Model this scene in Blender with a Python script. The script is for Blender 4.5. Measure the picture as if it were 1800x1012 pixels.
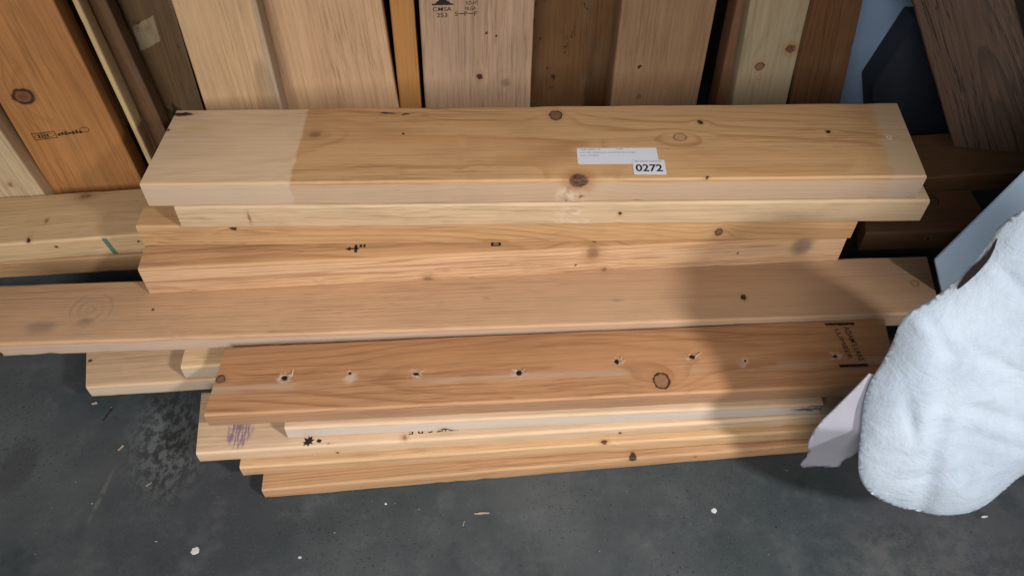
import bpy, bmesh, math, random
from mathutils import Vector, Matrix, noise, geometry
R = math.radians
sc = bpy.context.scene
for o in list(bpy.data.objects): bpy.data.objects.remove(o)

# ---------------------------------------------------------------- camera
cam = bpy.data.cameras.new('camera'); co = bpy.data.objects.new('camera', cam)
sc.collection.objects.link(co); sc.camera = co
cam.sensor_width = 36; cam.lens = 36*1450/1800; cam.clip_start = .02; cam.clip_end = 60
fw = Vector((0, math.cos(R(49)), -math.sin(R(49)))); up0 = Vector((0, math.sin(R(49)), math.cos(R(49)))); x0 = Vector((1, 0, 0))
ro = R(-.4); cx = x0*math.cos(ro)+up0*math.sin(ro); cu = -x0*math.sin(ro)+up0*math.cos(ro)
CAMZ = .962
co.matrix_world = Matrix(((cx.x, cu.x, -fw.x, 0), (cx.y, cu.y, -fw.y, 0), (cx.z, cu.z, -fw.z, CAMZ), (0, 0, 0, 1)))

# ---------------------------------------------------------------- light
w = bpy.data.worlds.new('World'); sc.world = w; w.use_nodes = True
bg = w.node_tree.nodes['Background']; bg.inputs[0].default_value = (.72, .85, 1, 1); bg.inputs[1].default_value = .09

def area(name, loc, target, sx, sy, power, col):
    l = bpy.data.lights.new(name, 'AREA'); l.shape = 'RECTANGLE'; l.size = sx; l.size_y = sy; l.energy = power; l.color = col
    o = bpy.data.objects.new(name, l); sc.collection.objects.link(o); o.location = loc
    o.rotation_euler = (Vector(target)-Vector(loc)).to_track_quat('-Z', 'Y').to_euler(); return o
kl = bpy.data.lights.new('key_daylight', 'SPOT'); kl.energy = 335; kl.color = (1, .97, .94); kl.shadow_soft_size = .15
kl.spot_size = R(25); kl.spot_blend = 1.0
KEY = bpy.data.objects.new('key_daylight', kl); sc.collection.objects.link(KEY); KEY.location = (1.85, -1.0, 2.0)
KEY.rotation_euler = (Vector((.06, .50, .05))-Vector(KEY.location)).to_track_quat('-Z', 'Y').to_euler()
FILL = area('door_daylight', (-.55, -2.4, 2.1), (0, .8, .2), 2.4, 1.8, 102, (1, .965, .91))
sc.view_settings.view_transform = 'Standard'; sc.view_settings.look = 'None'
sc.view_settings.exposure = -.09; sc.view_settings.gamma = 1; sc.view_settings.use_curve_mapping = False
sc.cycles.max_bounces = 6; sc.cycles.use_denoising = True

# ---------------------------------------------------------------- measured placement (metres)
BOARDS = {'A': {'K': [(0.5119, 0.1273, 0, 0.0097, 0.0109, 0.2, 'ring'), (0.6998, 0.1099, 0, 0.0044, 0.0048, 0.2, 'dark'), (0.6688, 0.0799, 0, 0.0095, 0.0081, 0.2, 'pale'),
             (0.8619, 0.0873, 0, 0.0037, 0.0036, 0.2, 'dark'), (0.6911, 0.003, 0, 0.0028, 0.0026, 0.2, 'dark'), (0.2, 0.0919, 0, 0.0118, 0.0094, 0.2, 'soft'),
             (0.3136, 0.0924, 0, 0.0022, 0.0023, 0.2, 'dark'), (0.5346, -0.0008, 0, 0.0131, 0.0135, 0.2, 'big'), (0.0186, 0.1376, 0, 0.0144, 0.0038, 0.2, 'dark'),
             (0.29, 0.1357, 0, 0.0121, 0.002, 0.2, 'dark'), (0.3136, 0.1329, 0, 0.0068, 0.002, 0.2, 'dark'), (0.0078, 0.1042, 0, 0.0022, 0.0024, 0.2, 'dark')],
       'L': 0.9591,
       'o': (-0.452, 0.7551, 0.29),
       'sl': 0.055,
       'sr': 0.063,
       't': 0.038,
       'w': 0.148,
       'yaw': 0.0047},
 'B': {'K': [(0.5602, 0, -0.0184, 0.0029, 0.012, 0.003, 'dark'), (0.0899, 0, -0.019, 0.0022, 0.012, 0.0103, 'soft')],
       'L': 0.9478,
       'o': (-0.4224, 0.7549, 0.252),
       'sl': 0.0,
       'sr': 0.0,
       't': 0.038,
       'w': 0.146,
       'yaw': 0.004},
 'C': {'K': [(0.1252, 0, -0.003, 0.0051, 0.012, 0.0064, 'dark'), (0.756, 0, -0.0211, 0.0052, 0.012, 0.0065, 'ring'), (0.7549, 0, -0.048, 0.0046, 0.012, 0.0056, 'soft')],
       'L': 0.9339,
       'o': (-0.4847, 0.7596, 0.214),
       'sl': 0.0,
       'sr': 0.0,
       't': 0.038,
       'w': 0.14,
       'yaw': 0.0057},
 'D': {'K': [(0.595, 0, -0.0097, 0.013, 0.012, 0.0188, 'soft'), (0.3724, 0, -0.0469, 0.0092, 0.012, 0.0104, 'soft'), (0.6123, 0, -0.0445, 0.0055, 0.012, 0.0058, 'soft'),
             (0.8795, 0, -0.0147, 0.0159, 0.012, 0.0209, 'grey'), (0.5727, 0, -0.0315, 0.0016, 0.012, 0.0023, 'dark'),
             (0.7924, 0, -0.0243, 0.0016, 0.012, 0.0023, 'dark'), (0.4324, 0, -0.049, 0.0023, 0.012, 0.0023, 'soft')],
       'L': 0.9373,
       'o': (-0.4857, 0.7229, 0.176),
       'sl': 0.0,
       'sr': 0.0,
       't': 0.05,
       'w': 0.089,
       'yaw': 0.0553},
 'E': {'K': [(1.006, 0.0367, 0, 0.0038, 0.006, 0.2, 'dark'), (1.2423, 0.0528, 0, 0.0061, 0.0054, 0.2, 'pale'), (0.2235, 0.0496, 0, 0.0019, 0.002, 0.2, 'dark'),
             (0.8378, 0.04, 0, 0.0091, 0.003, 0.2, 'smudge'), (0.0845, 0.0259, 0, 0.0222, 0.012, 0.2, 'smudge'), (0.1408, 0.033, 0, 0.0119, 0.007, 0.2, 'smudge'),
             (0.6642, 0.0504, 0, 0.0061, 0.002, 0.2, 'smudge'), (0.0344, 0, -0.0215, 0.0028, 0.012, 0.0053, 'dark')],
       'L': 1.2578,
       'o': (-0.6963, 0.6379, 0.124),
       'sl': 0.0,
       'sr': 0.184,
       't': 0.027,
       'w': 0.103,
       'yaw': 0.0338},
 'F': {'K': [(0.011, 0.0523, 0, 0.0064, 0.0061, 0.2, 'ring'), (0.0899, 0.0497, 0, 0.005, 0.0044, 0.2, 'hole'), (0.1714, 0.0521, 0, 0.0021, 0.0026, 0.2, 'hole'),
             (0.253, 0.0467, 0, 0.005, 0.0043, 0.2, 'hole'), (0.3813, 0.0413, 0, 0.005, 0.0043, 0.2, 'hole'), (0.5061, 0.051, 0, 0.0043, 0.0044, 0.2, 'hole'),
             (0.602, 0.0537, 0, 0.0043, 0.0045, 0.2, 'hole'), (0.6672, 0.0439, 0, 0.0021, 0.0027, 0.2, 'hole'), (0.7823, 0.0446, 0, 0.0036, 0.0037, 0.2, 'hole'),
             (0.557, 0.0196, 0, 0.0119, 0.0128, 0.2, 'bigring')],
       'L': 0.8464,
       'o': (-0.3712, 0.5362, 0.116),
       'sl': 0.085,
       'sr': 0.19,
       't': 0.026,
       'w': 0.104,
       'yaw': 0.0467},
 'G': {'K': [(-0.006, 0.0439, 0, 0.0031, 0.003, 0.2, 'dark')], 'L': 0.33, 'o': (-0.5612, 0.6158, 0.06), 'sl': -0.242, 'sr': 0.0, 't': 0.024, 'w': 0.1, 'yaw': 0.07},
 'G2': {'K': [], 'L': 0.25, 'o': (-0.4322, 0.6282, 0.086), 'sl': 0.0, 'sr': 0.0, 't': 0.026, 'w': 0.07, 'yaw': 0.0591},
 'H': {'K': [(0.5383, -0.0073, 0, 0.0042, 0.0017, 0.2, 'smudge'), (0.1951, 0, -0.0209, 0.0071, 0.012, 0.004, 'dark'),
             (0.5347, 0, -0.0505, 0.0196, 0.012, 0.0086, 'smudge'), (0.6003, 0, -0.03, 0.0105, 0.012, 0.0042, 'smudge')],
       'L': 0.6672,
       'o': (-0.2792, 0.5331, 0.09),
       'sl': 0.0,
       'sr': 0.0,
       't': 0.024,
       'w': 0.068,
       'yaw': 0.0447},
 'I': {'K': [(0.2555, 0.0054, 0, 0.0043, 0.0049, 0.2, 'soft'), (0.1621, 0.0038, 0, 0.0021, 0.0016, 0.2, 'soft'), (0.1706, 0, -0.0181, 0.0021, 0.012, 0.0028, 'dark'),
             (0.5262, 0, -0.0117, 0.0022, 0.012, 0.0028, 'dark')],
       'L': 0.9,
       'o': (-0.3898, 0.5131, 0.066),
       'sl': -0.099,
       'sr': 0.0,
       't': 0.022,
       'w': 0.092,
       'yaw': 0.0619},
 'J': {'K': [(0.4566, 0.0024, 0, 0.005, 0.0033, 0.2, 'red'), (0.6588, 0, -0.033, 0.0055, 0.012, 0.0046, 'dark')],
       'L': 0.83,
       'o': (-0.3399, 0.5053, 0.044),
       'sl': 0.0,
       'sr': 0.0,
       't': 0.022,
       'w': 0.09,
       'yaw': 0.0663},
 'K': {'K': [(0.4687, 0, -0.0006, 0.0061, 0.012, 0.0045, 'dark'), (0.5503, 0, -0.0067, 0.0039, 0.012, 0.0031, 'soft')],
       'L': 0.8,
       'o': (-0.3137, 0.4856, 0.022),
       'sl': 0.0,
       'sr': 0.0,
       't': 0.022,
       'w': 0.088,
       'yaw': 0.0847},
 'M': {'K': [(0.0996, 0.0427, 0, 0.0033, 0.0063, 0.2, 'soft'), (0.1432, 0.0906, 0, 0.0119, 0.0079, 0.2, 'soft'), (0.0843, 0, 0.0003, 0.0038, 0.012, 0.0024, 'dark'),
             (0.1198, 0, -0.0128, 0.0023, 0.012, 0.0024, 'dark'), (0.2336, 0, -0.0131, 0.0023, 0.012, 0.0024, 'dark')],
       'L': 1.05,
       'o': (-0.7711, 0.8123, 0.124),
       'sl': 0.0,
       'sr': 0.0,
       't': 0.038,
       'w': 0.102,
       'yaw': 0.0931},
 'N': {'K': [], 'L': 0.56, 'o': (-0.7904, 0.8125, 0.086), 'sl': 0.0, 'sr': 0.0, 't': 0.033, 'w': 0.088, 'yaw': 0.0763},
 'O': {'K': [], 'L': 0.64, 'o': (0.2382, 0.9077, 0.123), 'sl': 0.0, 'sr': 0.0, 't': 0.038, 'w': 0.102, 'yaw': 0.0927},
 'P': {'K': [(0.0993, 0, -0.0161, 0.0035, 0.012, 0.0039, 'dark')], 'L': 0.19, 'o': (0.5214, 0.8545, 0.096), 'sl': 0.302, 'sr': 0.0, 't': 0.04, 'w': 0.091, 'yaw': 0.0316}}
LEAN = {'b1': {'K': [(0.1489, 0.037, 0, 0.0061, 0.0048, 0.2, 'soft')],
        'o': (-0.6867, 0.9151, 0.0),
        't': 0.038,
        'w': 0.089,
        'x': (-0.1306, 0.065, 0.9893),
        'y': (-0.9876, -0.096, -0.124)},
 'b10': {'K': [], 'o': (0.1503, 1.0689, 0.0), 't': 0.019, 'w': 0.1287, 'x': (0.0139, 0.0782, 0.9968), 'y': (-0.9961, -0.0856, 0.0206)},
 'b11': {'K': [(0.2552, 0.0987, 0, 0.0038, 0.0034, 0.2, 'dark'), (0.2052, 0.0933, 0, 0.004, 0.0035, 0.2, 'ring'), (0.2135, 0.0532, 0, 0.003, 0.0026, 0.2, 'pale')],
         'o': (0.2828, 1.0302, 0.0),
         't': 0.038,
         'w': 0.1365,
         'x': (0.0217, 0.0789, 0.9966),
         'y': (-0.996, -0.0849, 0.0284)},
 'b13': {'K': [], 'o': (0.3409, 1.0413, 0.0), 't': 0.038, 'w': 0.0247, 'x': (0.0112, 0.078, 0.9969), 'y': (-0.9962, -0.0858, 0.0179)},
 'b14': {'K': [(0.2631, 0.0544, 0, 0.0066, 0.0078, 0.2, 'ring'), (0.288, 0.0128, 0, 0.0073, 0.0077, 0.2, 'big'), (0.2451, 0.0511, 0, 0.0038, 0.0026, 0.2, 'pale')],
         'o': (0.4262, 1.0206, 0.0),
         't': 0.038,
         'w': 0.0858,
         'x': (-0.028, 0.0745, 0.9968),
         'y': (-0.9958, -0.0888, -0.0213)},
 'b15': {'K': [], 'o': (0.5332, 1.0561, 0.0), 't': 0.038, 'w': 0.085, 'x': (-0.0806, 0.0697, 0.9943), 'y': (-0.9929, -0.0926, -0.074)},
 'b2': {'K': [(0.28, 0.1011, 0, 0.0124, 0.015, 0.2, 'eye')],
        'o': (-0.559, 0.9485, 0.0),
        't': 0.038,
        'w': 0.138,
        'x': (-0.0706, 0.0707, 0.995),
        'y': (-0.9937, -0.0919, -0.064)},
 'b3': {'K': [], 'o': (-0.5279, 0.9451, 0.0), 't': 0.028, 'w': 0.0081, 'x': (-0.0622, 0.0715, 0.9955), 'y': (-0.9943, -0.0913, -0.0555)},
 'b4': {'K': [], 'o': (-0.5027, 0.9796, 0.0), 't': 0.03, 'w': 0.0252, 'x': (-0.0841, 0.0694, 0.994), 'y': (-0.9927, -0.0928, -0.0775)},
 'b5': {'K': [], 'o': (-0.4736, 1.0264, 0.0), 't': 0.019, 'w': 0.14, 'x': (0.008, 0.0777, 0.9969), 'y': (-0.9962, -0.086, 0.0147)},
 'b6a': {'K': [], 'o': (-0.3205, 0.9381, 0.0), 't': 0.038, 'w': 0.1054, 'x': (-0.0087, 0.0763, 0.9971), 'y': (-0.9962, -0.0873, -0.002)},
 'b6b': {'K': [], 'o': (-0.1591, 0.9915, 0.0), 't': 0.038, 'w': 0.1654, 'x': (-0.0347, 0.0739, 0.9967), 'y': (-0.9956, -0.0893, -0.028)},
 'b7': {'K': [], 'o': (-0.1361, 1.0036, 0.0), 't': 0.038, 'w': 0.0331, 'x': (0.013, 0.0781, 0.9969), 'y': (-0.9961, -0.0856, 0.0197)},
 'b9': {'K': [(0.2549, 0.0762, 0, 0.0056, 0.005, 0.2, 'dark'), (0.2434, 0.0377, 0, 0.0076, 0.0084, 0.2, 'grey'), (0.3233, 0.0662, 0, 0.0021, 0.002, 0.2, 'dark'),
              (0.3186, 0.0518, 0, 0.0022, 0.002, 0.2, 'dark')],
        'o': (0.0238, 1.0075, 0.0),
        't': 0.038,
        'w': 0.1578,
        'x': (0.0271, 0.0793, 0.9965),
        'y': (-0.9958, -0.0845, 0.0338)}}
PT = {'Edark': (0.9846, 0.0506, 0.0),
 'Pst': (0.1246, 0.0657, 0.0),
 'adam': (0.8081, 0.0889, 0.0),
 'adamend': (0.8023, 0.0346, 0.0),
 'bar0': (0.7848, 0.0959, -0.0),
 'bar1': (0.8235, 0.0947, 0.0),
 'bar2': (0.7826, 0.0295, 0.0),
 'bar3': (0.8194, 0.0292, 0.0),
 'burst': (0.5305, -0.0, -0.0269),
 'circ': (0.9358, 0.0746, 0.0),
 'cmsa': (0.3591, 0.1269, 0.0),
 'dk0': (0.3067, 0.0147, 0.0),
 'dk1': (0.252, 0.0031, 0.0),
 'emb': (0.3647, 0.1236, 0.0),
 'green0': (0.1887, -0.0, -0.0026),
 'green1': (0.1905, -0.0, -0.0372),
 'hole0': (0.0899, 0.0496, -0.0),
 'hole1': (0.253, 0.0466, 0.0),
 'hole2': (0.3813, 0.0413, 0.0),
 'hole3': (0.5061, 0.051, 0.0),
 'hole4': (0.602, 0.0536, 0.0),
 'hole5': (0.7823, 0.0446, 0.0),
 'hole6': (0.1714, 0.052, -0.0),
 'hole7': (0.6672, 0.0438, -0.0),
 'kd': (0.3078, 0.0034, 0.0),
 'kdht': (0.3655, 0.0864, 0.0),
 'leaf': (0.1374, 0.0064, 0.0),
 'lum': (0.7996, 0.0856, 0.0),
 'n253': (0.3533, 0.1279, 0.0),
 'nlga': (0.3598, 0.0888, 0.0),
 'no2': (0.3711, 0.084, 0.0),
 'paleL0': (0.1832, 0.1399, 0.0),
 'paleL1': (0.1818, -0.0007, 0.0),
 'paleR0': (0.9337, 0.1488, 0.0),
 'paleR1': (0.9179, -0.0098, 0.0),
 'purpH': (0.6546, -0.0, -0.0146),
 'purple': (0.0496, 0.0247, 0.0),
 'scuffB': (0.5027, 0.0, -0.0226),
 'spf': (0.2725, 0.0034, 0.0),
 'spf9': (0.3534, 0.0951, 0.0),
 'st20': (0.2141, 0.1196, 0.0),
 'st21': (0.2102, 0.0843, 0.0),
 'st22': (0.2063, 0.0347, 0.0),
 'stD1': (0.2847, 0.0172, -0.0),
 'stD2': (0.4658, 0.0148, 0.0),
 'stD3': (0.5974, 0.0115, 0.0),
 'sticker0': (0.537, 0.0593, 0.0),
 'sticker1': (0.6362, 0.0589, 0.0),
 'sticker2': (0.633, 0.0271, 0.0),
 'sticker3': (0.535, 0.0286, 0.0),
 'swirl': (0.1426, 0.0521, 0.0),
 'tag0': (0.6036, 0.0362, 0.0),
 'tag1': (0.6419, 0.0356, 0.0),
 'tag2': (0.6426, 0.0089, 0.0),
 'tag3': (0.602, 0.0075, 0.0),
 'tape': (0.3147, 0.047, 0.0),
 'yellow': (0.043, 0.1084, 0.0)}
OAK = {'o': (0.7722, 0.9086, 0.1952), 'sk': 0.428, 'w': 0.1183, 'x': (-0.4045, 0.4753, 0.7813), 'y': (-0.7766, 0.2726, -0.5679)}
PANEL = [(0.6344, 0.7705, 0.2975), (0.5537, 0.7342, 0.1672), (-0.2504, -0.8814, 0.4006), (0.5723, 0.7092, 0.1239), (0.6247, 0.6342, -0.0085)]
CASE = [(0.6104, 1.1113, 0.2885), (0.5761, 1.0999, 0.179), (0.6138, 1.0948, 0.0704), (0.8, 1.11, 0.0565), (0.708, 1.1194, 0.2828)]
BLUE = [(0.454, 1.1482, 0.3565), (0.54, 1.1305, 0.0296), (0.8814, 1.1583, 0.0037), (0.7368, 1.1718, 0.342)]
CLOTH = [(0.4995, -0.018), (0.4788, 0.0021), (0.4652, 0.0147), (0.4582, 0.0245), (0.4552, 0.0381), (0.4496, 0.05), (0.4407, 0.067), (0.4263, 0.0856), (0.4096, 0.1006),
 (0.3938, 0.1108), (0.3874, 0.1238), (0.3861, 0.145), (0.3811, 0.1688), (0.3724, 0.1932), (0.3707, 0.2089), (0.3712, 0.2308), (0.3751, 0.2608), (0.3777, 0.2878),
 (0.381, 0.3091), (0.3878, 0.3286), (0.4022, 0.3468), (0.4242, 0.3603), (0.4524, 0.3716), (0.4865, 0.3787), (0.5124, 0.3781), (0.5302, 0.3715), (0.5442, 0.3556),
 (0.556, 0.335), (0.5674, 0.3188), (0.5916, 0.2936)]
SLIT = [(0.4551, 0.0416), (0.4518, 0.0543), (0.4442, 0.0633), (0.4407, 0.0738), (0.4444, 0.0707), (0.4518, 0.061), (0.4551, 0.0525)]
FLAP = [(0.3774, 0.1736), (0.3477, 0.221), (0.3262, 0.2513), (0.3189, 0.2818), (0.3269, 0.2858), (0.3133, 0.3101), (0.3365, 0.3064), (0.3584, 0.3089), (0.3639, 0.2979),
 (0.3739, 0.2909), (0.3873, 0.27), (0.3888, 0.2309)]
FLOOR = {'black': (-0.5535, 0.6126),
 'brown': (0.3674, 0.4997),
 'chipA': (-0.5768, 0.6293),
 'chipB': (-0.5193, 0.5594),
 'chipC': (-0.4675, 0.5068),
 'dark1': (-0.6472, 0.5335),
 'dark2': (0.5794, 0.4584),
 'dot1': (0.2506, 0.4654),
 'dotb': (-0.258, 0.4089),
 'dotc': (-0.161, 0.4777),
 'patch': (-0.4596, 0.5701),
 'slab': (0.5075, 0.3956),
 'splB': (-0.0619, 0.4504),
 'splint': (-0.0396, 0.4638),
 'spot': (-0.3865, 0.4183),
 'streak': (-0.5241, 0.4922),
 'w1': (0.5843, 0.4546)}


# ---------------------------------------------------------------- node helper
class NT:
    def __init__(s, name):
        s.mat = bpy.data.materials.new(name); s.mat.use_nodes = True; s.t = s.mat.node_tree
        s.n = s.t.nodes; s.bsdf = s.n['Principled BSDF']; s.out = s.n['Material Output']
        s.obj = s.n.new('ShaderNodeTexCoord').outputs['Object']
    def set(s, sock, v):
        if isinstance(v, bpy.types.NodeSocket): s.t.links.new(v, sock)
        elif isinstance(v, (tuple, list)) and len(v) == 3 and sock.type == 'RGBA': sock.default_value = (*v, 1)
        else: sock.default_value = v
    def m(s, op, a, b=None, c=None, clamp=False):
        q = s.n.new('ShaderNodeMath'); q.operation = op; q.use_clamp = clamp; s.set(q.inputs[0], a)
        if b is not None: s.set(q.inputs[1], b)
        if c is not None: s.set(q.inputs[2], c)
        return q.outputs[0]
    def v(s, op, a, b=None):
        q = s.n.new('ShaderNodeVectorMath'); q.operation = op; s.set(q.inputs[0], a)
        if b is not None: s.set(q.inputs[1], b)
        return q.outputs['Value'] if op in ('LENGTH', 'DOT_PRODUCT', 'DISTANCE') else q.outputs[0]
    def sep(s, a):
        q = s.n.new('ShaderNodeSeparateXYZ'); s.set(q.inputs[0], a); return q.outputs
    def comb(s, x, y, z):
        q = s.n.new('ShaderNodeCombineXYZ')
        for i, k in enumerate((x, y, z)): s.set(q.inputs[i], k)
        return q.outputs[0]
    def noise(s, vec, sc, detail=2, rough=.5, dist=0):
        q = s.n.new('ShaderNodeTexNoise'); q.inputs['Scale'].default_value = 1; q.inputs['Detail'].default_value = detail
        q.inputs['Roughness'].default_value = rough; q.inputs['Distortion'].default_value = dist
        s.set(q.inputs['Vector'], s.v('MULTIPLY', vec, sc if isinstance(sc, tuple) else (sc, sc, sc))); return q.outputs[0], q.outputs[1]
    def mix(s, f, a, b, mode='MIX'):
        q = s.n.new('ShaderNodeMix'); q.data_type = 'RGBA'; q.blend_type = mode
        s.set(q.inputs[0], f); s.set(q.inputs[6], a); s.set(q.inputs[7], b); return q.outputs[2]
    def ss(s, x, lo, hi, a=0., b=1.):
        q = s.n.new('ShaderNodeMapRange'); q.interpolation_type = 'SMOOTHSTEP'
        s.set(q.inputs[0], x)
        if lo > hi: lo, hi, a, b = hi, lo, b, a
        q.inputs[1].default_value = lo; q.inputs[2].default_value = hi; q.inputs[3].default_value = a; q.inputs[4].default_value = b
        return q.outputs[0]
    def ramp(s, f, stops):
        q = s.n.new('ShaderNodeValToRGB'); e = q.color_ramp.elements
        while len(e) < len(stops): e.new(.5)
        for k, (p, c) in zip(e, stops): k.position = p; k.color = (c, c, c, 1) if not isinstance(c, tuple) else (*c, 1)
        s.set(q.inputs[0], f); return q.outputs[0]
    def bump(s, h, st, dist):
        q = s.n.new('ShaderNodeBump'); q.inputs['Strength'].default_value = st; q.inputs['Distance'].default_value = dist
        s.set(q.inputs['Height'], h); s.t.links.new(q.outputs[0], s.bsdf.inputs['Normal'])
    def fin(s, col, rough, spec=.3):
        s.set(s.bsdf.inputs['Base Color'], col); s.set(s.bsdf.inputs['Roughness'], rough)
        s.bsdf.inputs['Specular IOR Level'].default_value = spec; return s.mat

def wood(name, early, late, seed, pith=(.05, -.09), sp=.0042, ring=.55, knots=(), rough=.55, taper=.012, wob=.008, fig=.05, tone=None,
         tone_amt=.5, fleck=.35, edge=.35, extra=None, dirt=.25, sharp=.6, hair=.55):
    """timber with growth rings about a pith line, knots that bend the rings, fibre streaks and handling dirt"""
    tint = (1.06, .95, .81) if name != 'oak' else (1, 1, 1)
    early, late = [tuple(c*t for c, t in zip(v, tint)) for v in (early, late)]
    if tone: tone = tuple(c*t for c, t in zip(tone, tint))
    s = NT(name); P = s.obj; off = (seed*7.31 % 19, seed*3.77 % 17, seed*5.13 % 23)
    Q = s.v('ADD', P, off); X, Y, Z = s.sep(P)[:3]
    wf, wc = s.noise(Q, (2.4, 7, 7), 2, .5)
    W = s.v('MULTIPLY', s.v('SUBTRACT', wc, (.5, .5, .5)), (0, wob*2, wob*2))
    w2 = s.noise(Q, (1.15, 3, 3), 1)[0]
    P2 = s.v('ADD', P, W); x, y, z = s.sep(P2)[:3]
    dy = s.m('SUBTRACT', y, pith[0]); dz = s.m('SUBTRACT', z, pith[1])
    d = s.m('SQRT', s.m('ADD', s.m('MULTIPLY', dy, dy), s.m('MULTIPLY', dz, dz)))
    d = s.m('ADD', d, s.m('MULTIPLY', X, taper)); d = s.m('MULTIPLY_ADD', w2, fig, d)
    kn = []
    kj = s.v('MULTIPLY', s.v('SUBTRACT', s.noise(Q, (90, 120, 120), 2)[1], (.5, .5, .5)), (.004, .004, .004))
    k2 = s.v('MULTIPLY', s.v('SUBTRACT', s.noise(Q, (150, 180, 180), 3)[1], (.5, .5, .5)), (.005, .005, .005)); PK = s.v('ADD', s.v('ADD', P, kj), k2)
    for k in knots:
        c, rad, kind = k[:3], k[3:6], k[6]
        if c[2] == 0 and c[1] < rad[1]*1.5: rad = (rad[0], rad[1], max(rad[1], .003)*1.15)
        r = s.v('LENGTH', s.v('DIVIDE', s.v('SUBTRACT', PK, tuple(c)), tuple(rad)))
        if kind not in ('hole', 'smudge'):
            rs = s.v('LENGTH', s.v('DIVIDE', s.v('SUBTRACT', P, tuple(c)), (rad[0]*3.2, rad[1]*1.7, rad[2]*1.7)))
            b = s.m('POWER', 2.718, s.m('MULTIPLY', s.m('MULTIPLY', rs, rs), -1))
            d = s.m('MULTIPLY_ADD', b, -min(rad[0], .012)*.9, d)
        kn.append((r, kind))
    ph = s.m('DIVIDE', d, sp); ph = s.m('MULTIPLY_ADD', s.noise(Q, (6, 60, 60), 1)[0], .5, ph)
    fr = s.m('FRACT', ph)
    lat = s.ramp(fr, [(0, .25), (.06, 0), (sharp, .06), (.90, 1), (.96, .9), (1, .25)])
    yr = s.n.new('ShaderNodeTexWhiteNoise'); yr.noise_dimensions = '1D'; s.set(yr.inputs['W'], s.m('FLOOR', ph))
    amt = s.m('MULTIPLY_ADD', yr.outputs[0], .6, .4)
    amt = s.m('MULTIPLY', amt, s.ss(s.noise(Q, (2.6, 20, 20), 3)[0], .36, .64, .2, 1))
    rg = s.m('MULTIPLY', s.m('MULTIPLY', lat, amt), ring, clamp=True)
    col = s.mix(rg, early, late)
    if tone:
        tn = s.noise(Q, (1.6, 9, 9), 3, .55)[0]
        col = s.mix(s.m('MULTIPLY', s.ss(tn, .38, .68), tone_amt), col, tone)
    fib = s.noise(Q, (18, 520, 520), 3, .6)[0]
    col = s.mix(1, col, s.ramp(fib, [(.25, .88), (.5, 1.), (.75, 1.06)]), 'MULTIPLY')
    fb2 = s.noise(Q, (5, 230, 230), 2, .55)[0]; col = s.mix(1, col, s.ramp(fb2, [(.3, .86), (.5, 1.), (.7, 1.06)]), 'MULTIPLY')
    hl = s.noise(P2, (2.2, 150, 150), 3, .62)[0]; hm = s.ss(s.noise(s.v('ADD', Q, (5, 2, 8)), (2.2, 14, 14), 3)[0], .42, .62)
    hl = s.m('MULTIPLY', s.ss(s.m('ABSOLUTE', s.m('SUBTRACT', hl, .5)), .030, .004), s.m('MULTIPLY', hm, hair))
    col = s.mix(hl, col, tuple(c*.72 for c in late))
    fl = s.noise(Q, (30, 800, 800), 1, .5)[0]
    col = s.mix(s.m('MULTIPLY', s.ss(fl, .66, .76), fleck), col, tuple(c*.45 for c in late))
    bl = s.noise(Q, (7, 14, 14), 4, .6)[0]
    col = s.mix(1, col, s.ramp(bl, [(.28, .88), (.5, 1.), (.72, 1.06)]), 'MULTIPLY')
    ds = s.noise(s.v('ADD', Q, (3, 9, 1)), (16, 34, 34), 5, .7)[0]
    col = s.mix(s.m('MULTIPLY', s.ss(ds, .56, .74), dirt), col, (.20, .17, .145))
    if extra: col = extra(s, col, P, PK, Q)
    # worn arrises: along y=0,z=0
    ed = s.m('MAXIMUM', s.m('ABSOLUTE', Y), s.m('ABSOLUTE', Z))
    en = s.noise(Q, (26, 90, 90), 3, .6)[0]
    ew = s.m('MULTIPLY', s.ss(s.m('MULTIPLY_ADD', en, .004, ed), .0062, .0035), edge)
    col = s.mix(ew, col, tuple(min(.8, c*1.12+.04) for c in early))
    hgt = s.m('MULTIPLY_ADD', fib, .5, s.m('MULTIPLY', rg, .5))
    for r, kind in kn:
        if kind == 'hole':
            hn = s.noise(Q, (120, 170, 170), 3, .6)[0]; col = s.mix(s.m('MULTIPLY', s.m('MULTIPLY', s.ss(r, 2.6, 1.1), s.ss(hn, .48, .62)), .85), col, (.58, .46, .35)); col = s.mix(s.ss(r, .95, .6), col, (.012, .009, .007))
            hgt = s.m('SUBTRACT', hgt, s.m('MULTIPLY', s.ss(r, 1.1, .5), 4))
        elif kind == 'smudge':
            col = s.mix(s.m('MULTIPLY', s.ss(r, 1.3, .3), .5), col, (.17, .135, .115))
        elif kind == 'soft':
            col = s.mix(s.m('MULTIPLY', s.ss(r, 2.0, .7), .35), col, (.36, .19, .09)); col = s.mix(s.m('MULTIPLY', s.ss(r, 1.0, .25), .75), col, (.20, .095, .05))
        elif kind == 'grey':
            col = s.mix(s.m('MULTIPLY', s.ss(r, 1.25, .4), .75), col, (.21, .145, .11))
        elif kind == 'red':
            col = s.mix(s.m('MULTIPLY', s.ss(r, 2.4, .8), .5), col, (.42, .2, .08)); col = s.mix(s.ss(r, 1.0, .7), col, (.11, .035, .02))
        elif kind == 'pale':
            rr = s.m('ABSOLUTE', s.m('SUBTRACT', r, .85))
            col = s.mix(s.m('MULTIPLY', s.ss(r, 1.0, .6), .7), col, (.40, .25, .14)); col = s.mix(s.m('MULTIPLY', s.ss(rr, .22, .05), .7), col, (.17, .085, .045))
        elif kind in ('ring', 'bigring', 'eye'):
            rr = s.m('ABSOLUTE', s.m('SUBTRACT', r, .86))
            base = {'ring': (.25, .135, .075), 'bigring': (.36, .19, .10), 'eye': (.30, .125, .06)}[kind]
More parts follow.
